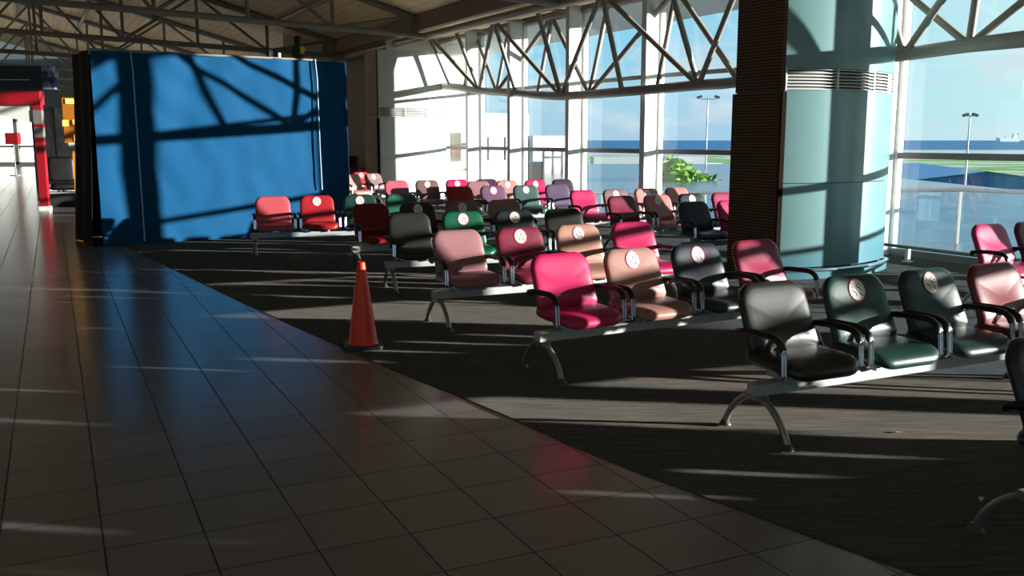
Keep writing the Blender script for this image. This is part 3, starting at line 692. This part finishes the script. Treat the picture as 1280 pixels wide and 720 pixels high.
def lounge():
    g = empty('lounge_chair', (-11.15, 23.6, 0), R(30)); tag(g, 'black high-backed chair between the red gate and the amber tower', 'chair')
    vs, fs = pillow(.62, .62, .1, .16, .05, .01)
    b = MB(); b.add([(u, .2 - t + .1 * v, .86 + v) for u, v, t in vs], fs, 0, True); b.build('backrest', M['arm'], g)
    b = MB(); b.add([(u, -.08 + v, .44 + t) for u, v, t in vs], fs, 0, True); b.build('seat', M['arm'], g)
    b = MB(); b.lathe([(.3, 0), (.3, .03), (.05, .06), (.04, .38)], n=16); b.build('pedestal', M['foot'], g)
    g = empty('counter', (-10.75, 22.75, 0), R(20)); tag(g, 'low dark counter with pale top edge below the black chair', 'counter')
    b = MB(); b.box((0, 0, .16), (.8, .4, .32)); b.build('body', M['dark'], g)
    b = MB(); b.box((0, 0, .335), (.86, .46, .03)); b.build('top', M['beam'], g)
    # glazed partition with posters behind
    p = empty('glazed_partition', (-14.3, 29.5, 0), R(10)); tag(p, 'glazed partition with pale posters behind the amber tower', 'partition')
    for k in range(3):
        b = MB(); b.box((-.1 + k * .62, 0, 1.3), (.56, .04, 2.5)); o = b.build('panel', noise2('poster_%d' % k, [(150, 170, 190), (190, 200, 205), (90, 130, 100)][k], [(220, 226, 230), (240, 240, 240), (190, 210, 190)][k], 2.5, .4), p)
        b = MB(); b.box((-.41 + k * .62, 0, 1.3), (.05, .07, 2.6)); b.build('frame', M['grey_metal'], p)
    o = MB(); st = empty('red_stand', (-21.9, 42, 0)); tag(st, 'small red display box on a thin pole in the bright far end of the hall', 'stand'); o.box((0, 0, 1.62), (.55, .3, .5)); o.build('box', M['red_paint'], st); o = MB(); o.tube([(0, 0, .02), (0, 0, 1.37)], .03, 8); o.lathe([(.25, 0), (.25, .03)], n=16); o.build('pole', M['grey_metal'], st)
lounge()
# things on the end walls
g = empty('notice_panel', (-1.53, 26.145, 1.38)); tag(g, 'narrow olive and red notice panel on the white end wall', 'sign')
b = MB(); b.box((0, 0, 0), (.27, .05, .76)); b.build('board', mat('olive_board', (120, 116, 92), .5), g)
b = MB(); b.box((.02, -.03, -.02), (.2, .012, .16)); b.build('red_patch', mat('notice_red', (170, 92, 80), .6), g)
b = MB(); b.box((.0, -.03, -.22), (.2, .012, .16)); b.build('brown_patch', mat('notice_brown', (120, 84, 70), .6), g)
b = MB(); b.tube([(-2.1, 26.11, 1.46), (-1.25, 26.11, 1.46)], .03, 8); tag(b.build('wall_rail', M['grey_metal']), 'short horizontal grey rail across the white end wall', 'rail')
b = MB(); b.box((-1.22, 26.13, .78), (.12, .05, .06)); tag(b.build('wall_socket', M['dark']), 'small dark socket low on the white end wall', 'socket')
b = MB(); b.box((-4.72, 30.95, 1.7), (.16, .06, .5)); tag(b.build('wall_box', M['white_metal']), 'small white box on the shaded cream wall right of curtain', 'wall box')
g = empty('black_cabinet', (-5.2, 29.2, 0)); tag(g, 'black cabinet standing behind the farthest seats right of curtain', 'cabinet')
b = MB(); b.box((0, 0, .53), (.9, .5, 1.06)); b.build('body', M['dark'], g, .01); b = MB(); b.box((0, 0, 1.075), (.94, .54, .03)); b.build('top', M['arm'], g)
# litter on the carpet
for (x, y, rz, c, lb) in ((2.12, 5.0, .4, (190, 110, 40), 'dry orange leaf on the sunlit carpet by the front bench'), (2.1, 4.03, 1.1, (220, 214, 200), 'white paper scrap on the dark carpet near the tile edge')):
    b = MB(); b.add([(-.03, 0, .008), (0, -.012, .016), (.035, 0, .009), (0, .014, .014)], [(0, 1, 2, 3)]); o = b.build('scrap', mat('scrap_%d' % int(x * 100 + y), c, .8)); o.location = (x, y, 0); o.rotation_euler = (0, 0, rz); tag(o, lb, 'litter')

# ------------------------------------------------------------------ outside
GZ = -4.6
b = MB(); b.quad((-200, -300, GZ), (700, -300, GZ), (700, 560, GZ), (-200, 560, GZ)); struct(b.build('airfield', M['ground']))
b = MB(); b.quad((-200, 400, GZ + .05), (700, 300, GZ + .05), (700, 520, GZ + .05), (-200, 520, GZ + .05)); struct(b.build('runway', mat('runway_grey', (206, 196, 200), .9)))
b = MB(); b.quad((-4500, -4500, GZ - .6), (4500, -4500, GZ - .6), (4500, 4500, GZ - .6), (-4500, 4500, GZ - .6)); struct(b.build('sea', M['sea']))
def walkway():
    # ramp outside the glass with glass balustrade and white rail
    P = [(11.8, 5.0, .95), (9.4, 9.6, .9), (6.9, 14.6, .83), (5.4, 17.2, .66), (4.0, 19.6, .5), (2.2, 23.2, .3), (1.0, 25.6, .2)]
    b = MB()
    for i in range(len(P) - 1):
        p, q = P[i], P[i + 1]
        pi = (p[0] - 1.3, p[1] - .65, p[2] - 1.05); qi = (q[0] - 1.3, q[1] - .65, q[2] - 1.05)
        b.quad((p[0], p[1], p[2] - 1.05), (q[0], q[1], q[2] - 1.05), qi, pi); b.box(((p[0] + q[0]) / 2, (p[1] + q[1]) / 2, (p[2] + q[2]) / 2 - 1.2), (Vector(q).xy - Vector(p).xy).length * 0 + .1 and ((Vector(q).xy - Vector(p).xy).length, .12, .25)[0:3], math.atan2(q[1] - p[1], q[0] - p[0]))
    struct(b.build('outside_walkway', M['apron']))
    r_ = empty('balustrade'); tag(r_, 'blue glass balustrade with white top rail on the walkway outside', 'balustrade')
    b = MB(); b.tube(P, .035, 8); b.build('top_rail', M['white_metal'], r_)
    for i in range(len(P) - 1):
        p, q = Vector(P[i]), Vector(P[i + 1]); k = max(1, round((q - p).length / 1.7))
        for j in range(k):
            a = p.lerp(q, (j + .02) / k); c = p.lerp(q, (j + .98) / k); d = Vector((0, 0, .95)); u = Vector((0, 0, .04))
            b = MB(); b.quad(a - d, c - d, c - u, a - u); b.build('glass_panel', M['rail_glass'], r_)
            b = MB(); b.box((p.lerp(q, j / k)) - Vector((0, 0, .52)), (.04, .04, 1.04)); b.build('post', M['white_metal'], r_)
walkway()
def hangar():
    h = empty('hangar', (58.8, 118, GZ), R(-12)); tag(h, 'blue metal hangar with a low pitched roof outside right window', 'building')
    bl = mat('hangar_blue', (40, 96, 150), .6); rf = mat('hangar_roof', (120, 164, 200), .5)
    b = MB(); W, D = 17, 45; e, r = 1.0, 2.2
    vs = [(-W / 2, 0, 0), (W / 2, 0, 0), (W / 2, 0, e), (0, 0, r), (-W / 2, 0, e)]; vs2 = [(x, D, z) for x, _, z in vs]
    b.add(vs + vs2, [(0, 1, 2, 3, 4), (9, 8, 7, 6, 5), (1, 6, 7, 2), (0, 4, 9, 5)]); b.build('walls', bl, h)
    b = MB(); b.add([(-W / 2 - .5, -.5, e + .03), (0, -.5, r + .06), (0, D, r + .06), (-W / 2 - .5, D, e + .03)], [(0, 1, 2, 3)]); b.add([(W / 2 + .5, -.5, e + .03), (0, -.5, r + .06), (0, D, r + .06), (W / 2 + .5, D, e + .03)], [(3, 2, 1, 0)]); b.build('roof', rf, h)
    b = MB(); b.box((-10.6, 4, .75), (2.6, 4, 1.5)); o = b.build('annex', mat('annex_cream', (206, 204, 150), .7), h)
hangar()
def lightpole(x, y, h, label, th=1):
    p = empty('light_mast', (x, y, GZ)); tag(p, label, 'light mast')
    b = MB(); b.tube([(0, 0, 0), (0, 0, h)], .1, 8, rs=[.14 * th, .08 * th]); b.build('mast', M['beam'], p)
    b = MB(); b.tube([(-.55, 0, h - .05), (.55, 0, h - .05)], .05 * th, 6); b.build('cross_arm', M['beam'], p)
    for s in (-1, 1):
        b = MB(); b.box((s * .55, -.1, h + .08), (.6 * th, .5 * th, .28 * th), 0, 0, Matrix.Rotation(R(s * 18), 3, 'Y')); b.build('lamp_head', M['foot'], p)
lightpole(53.4, 112, 8.9, 'tall floodlight mast with two dark lamp heads outside the right window')
lightpole(12.2, 60, 8.7, 'slim pale mast seen through the glass left of the near pier', .5)
def ship():
    s = empty('cargo_ship', (1270, 2450, GZ - .6), R(0)); tag(s, 'white cargo ship far out on the sea horizon', 'ship')
    hw = mat('ship_white', (244, 240, 236), .6); b = MB()
    L = 55; vs = [(-L / 2, -4, 0), (L / 2 - 6, -4, 0), (L / 2, 0, 0), (L / 2 - 6, 4, 0), (-L / 2, 4, 0)]; up = [(-L / 2 - 2, -5, 9), (L / 2 - 4, -5, 9), (L / 2 + 5, 0, 10), (L / 2 - 4, 5, 9), (-L / 2 - 2, 5, 9)]
    b.add(vs + up, [(4, 3, 2, 1, 0), (5, 6, 7, 8, 9)] + [(i, (i + 1) % 5, 5 + (i + 1) % 5, 5 + i) for i in range(5)]); b.build('hull', hw, s)
    s.rotation_euler = (0, 0, math.pi)
    b = MB(); b.box((-17, 0, 13), (12, 8, 9)); b.box((-17, 0, 19), (8, 7, 3)); b.build('bridge_house', hw, s)
    b = MB(); b.box((-24, 0, 15), (3, 3, 12)); b.build('funnel', M['red_paint'], s)
    b = MB(); b.tube([(8, 0, 8), (8, 0, 17)], .6, 6); b.build('crane', M['beam'], s)
ship()
def tree(x, y, z0, r, hgt, label, m, n=900, seed=1, grp='shrubs outside the windows'):
    rnd = random.Random(seed); t = empty('shrub_tree', (x, y, GZ)); tag(t, label, 'tree', grp)
    b = MB(); b.tube([(0, 0, 0), (.1, 0, (z0 - GZ) * .6), (.0, .1, z0 - GZ + hgt * .5)], .12, 8, rs=[.2, .14, .06]); b.build('trunk', mat('bark_%d' % seed, (90, 72, 54), .9), t)
    b = MB(); lobes = [(rnd.uniform(-r, r) * .6, rnd.uniform(-r, r) * .6, rnd.uniform(.25, .8) * hgt, rnd.uniform(.35, .6) * r) for _ in range(9)]
    for _ in range(n):
        lx, ly, lz, lr = rnd.choice(lobes); v = Vector((rnd.gauss(0, 1), rnd.gauss(0, 1), rnd.gauss(0, 1))).normalized() * lr * rnd.uniform(.75, 1.05)
        p = Vector((lx, ly, z0 - GZ + lz)) + v; a = Vector((rnd.gauss(0, 1), rnd.gauss(0, 1), rnd.gauss(0, 1))).normalized(); c = a.cross(v.normalized() + Vector((.01, 0, 0))).normalized(); s = r * rnd.uniform(.06, .13)
        b.add([p - a * s, p + c * s * .5, p + a * s, p - c * s * .5], [(0, 1, 2, 3)])
    for lx, ly, lz, lr in lobes:
        bm = bmesh.new(); bmesh.ops.create_icosphere(bm, subdivisions=2, radius=lr * .82); vs = [v.co + v.co.normalized() * lr * .2 * noise.noise(v.co * 2.2 / lr) + Vector((lx, ly, z0 - GZ + lz)) for v in bm.verts]; fs = [tuple(v.index for v in f.verts) for f in bm.faces]; bm.free(); b.add(vs, fs, 0, True)
    b.build('foliage', m, t)
tree(7.3, 37.5, -3.3, 1.7, 4.6, 'large bright green bushy tree outside, left of the near pier', M['leaf'], 1400, 1)
tree(8.9, 40, -2.3, 1.1, 2.2, 'smaller dark green bush outside, beside the bright green tree', M['leaf2'], 900, 2)
tree(20.2, 46, -2.7, 1.3, 1.1, 'low green shrub in front of the blue hangar, left one', M['leaf2'], 600, 3)
tree(23.0, 47, -2.6, 1.5, 1.0, 'low green shrub in front of the blue hangar, right one', M['leaf'], 600, 4)
tree(6.4, 46, -3.0, 1.1, 1.2, 'low bush on the grass below the window transom', M['leaf2'], 500, 5)
def terminal():
    t = empty('terminal_wing', (-.2, 46, GZ), R(38)); tag(t, 'white terminal wing with dark window band outside the far windows', 'building')
    wm = mat('terminal_white', (176, 178, 176), .7); b = MB(); b.box((-2.2, 4, 3.6), (7, 8, 7.6)); b.build('walls', wm, t)
    dg = mat('dark_glazing', (52, 66, 76), .3); b = MB(); b.box((-.7, -.03, 5.75), (3.4, .1, 1.1)); b.build('window_band', dg, t); b = MB(); b.box((-.9, -.03, 3.7), (2.6, .1, 2.2)); b.build('door_band', dg, t)
    for k in range(4):
        b = MB(); b.box((-2.2 + k * 1.0, -.1, 5.75), (.07, .1, 1.1)); b.build('frame', M['grey_metal'], t)
    b = MB(); b.box((2.3, 1, 3.0), (2.3, 3, 6.7)); b.build('stair_block', wm, t)
    for i in range(5):
        b = MB(); b.box((2.9 + .25, -1.2, .8 + i * 1.15), (1.3, .1, .1)); b.build('scaffold_deck', M['steel'], t)
    for k in range(3):
        b = MB(); b.box((2.5 + k * .6, -1.2, 2.8), (.08, .08, 5.8)); b.build('scaffold_post', M['steel'], t)
    ym = noise2('yellow_plant', (190, 160, 70), (120, 110, 80), 1.2)
    g = empty('digger', (1.3, 37, GZ), R(0)); g.scale = (1.3, 1.3, 1.3); tag(g, 'yellow construction machine on the apron beside the white terminal wing', 'vehicle')
    b = MB(); b.box((0, 0, 2.9), (1.7, 1.2, .8)); b.build('body', ym, g, .05); b = MB(); b.box((-.4, 0, 3.7), (.7, 1, .8)); b.build('cab', M['foot'], g, .05)
    b = MB(); b.tube([(.5, 0, 3.2), (.95, 0, 4.0), (1.3, 0, 3.1)], .1, 6, smooth=False); b.build('boom', ym, g)
    b = MB(); b.box((0, 0, 1.25), (2.0, 1.5, 2.5)); b.build('trailer', M['apron'], g)
    for i, (x, y, L, lb) in enumerate(((14, 120, 8, 'long white lorry parked across the airfield, left one'), (22, 124, 6, 'white lorry parked across the airfield, right one'))):
        g = empty('white_lorry', (x, y, GZ), R(4)); tag(g, lb, 'lorry', 'lorries across the airfield')
        b = MB(); b.box((0, 0, 2.4), (L, 2.6, 3.2)); b.build('cargo_box', wm, g, .05); b = MB(); b.box((L / 2 + 1.2, 0, 1.9), (2, 2.4, 2.4)); b.build('cab', M['white_metal'], g, .1)
        b = MB()
        for wx in (-L * .35, L * .3, L / 2 + 1.3): b.tube([(wx, -1.3, .5), (wx, 1.3, .5)], .5, 12)
        b.build('wheels', M['dark'], g)
terminal()
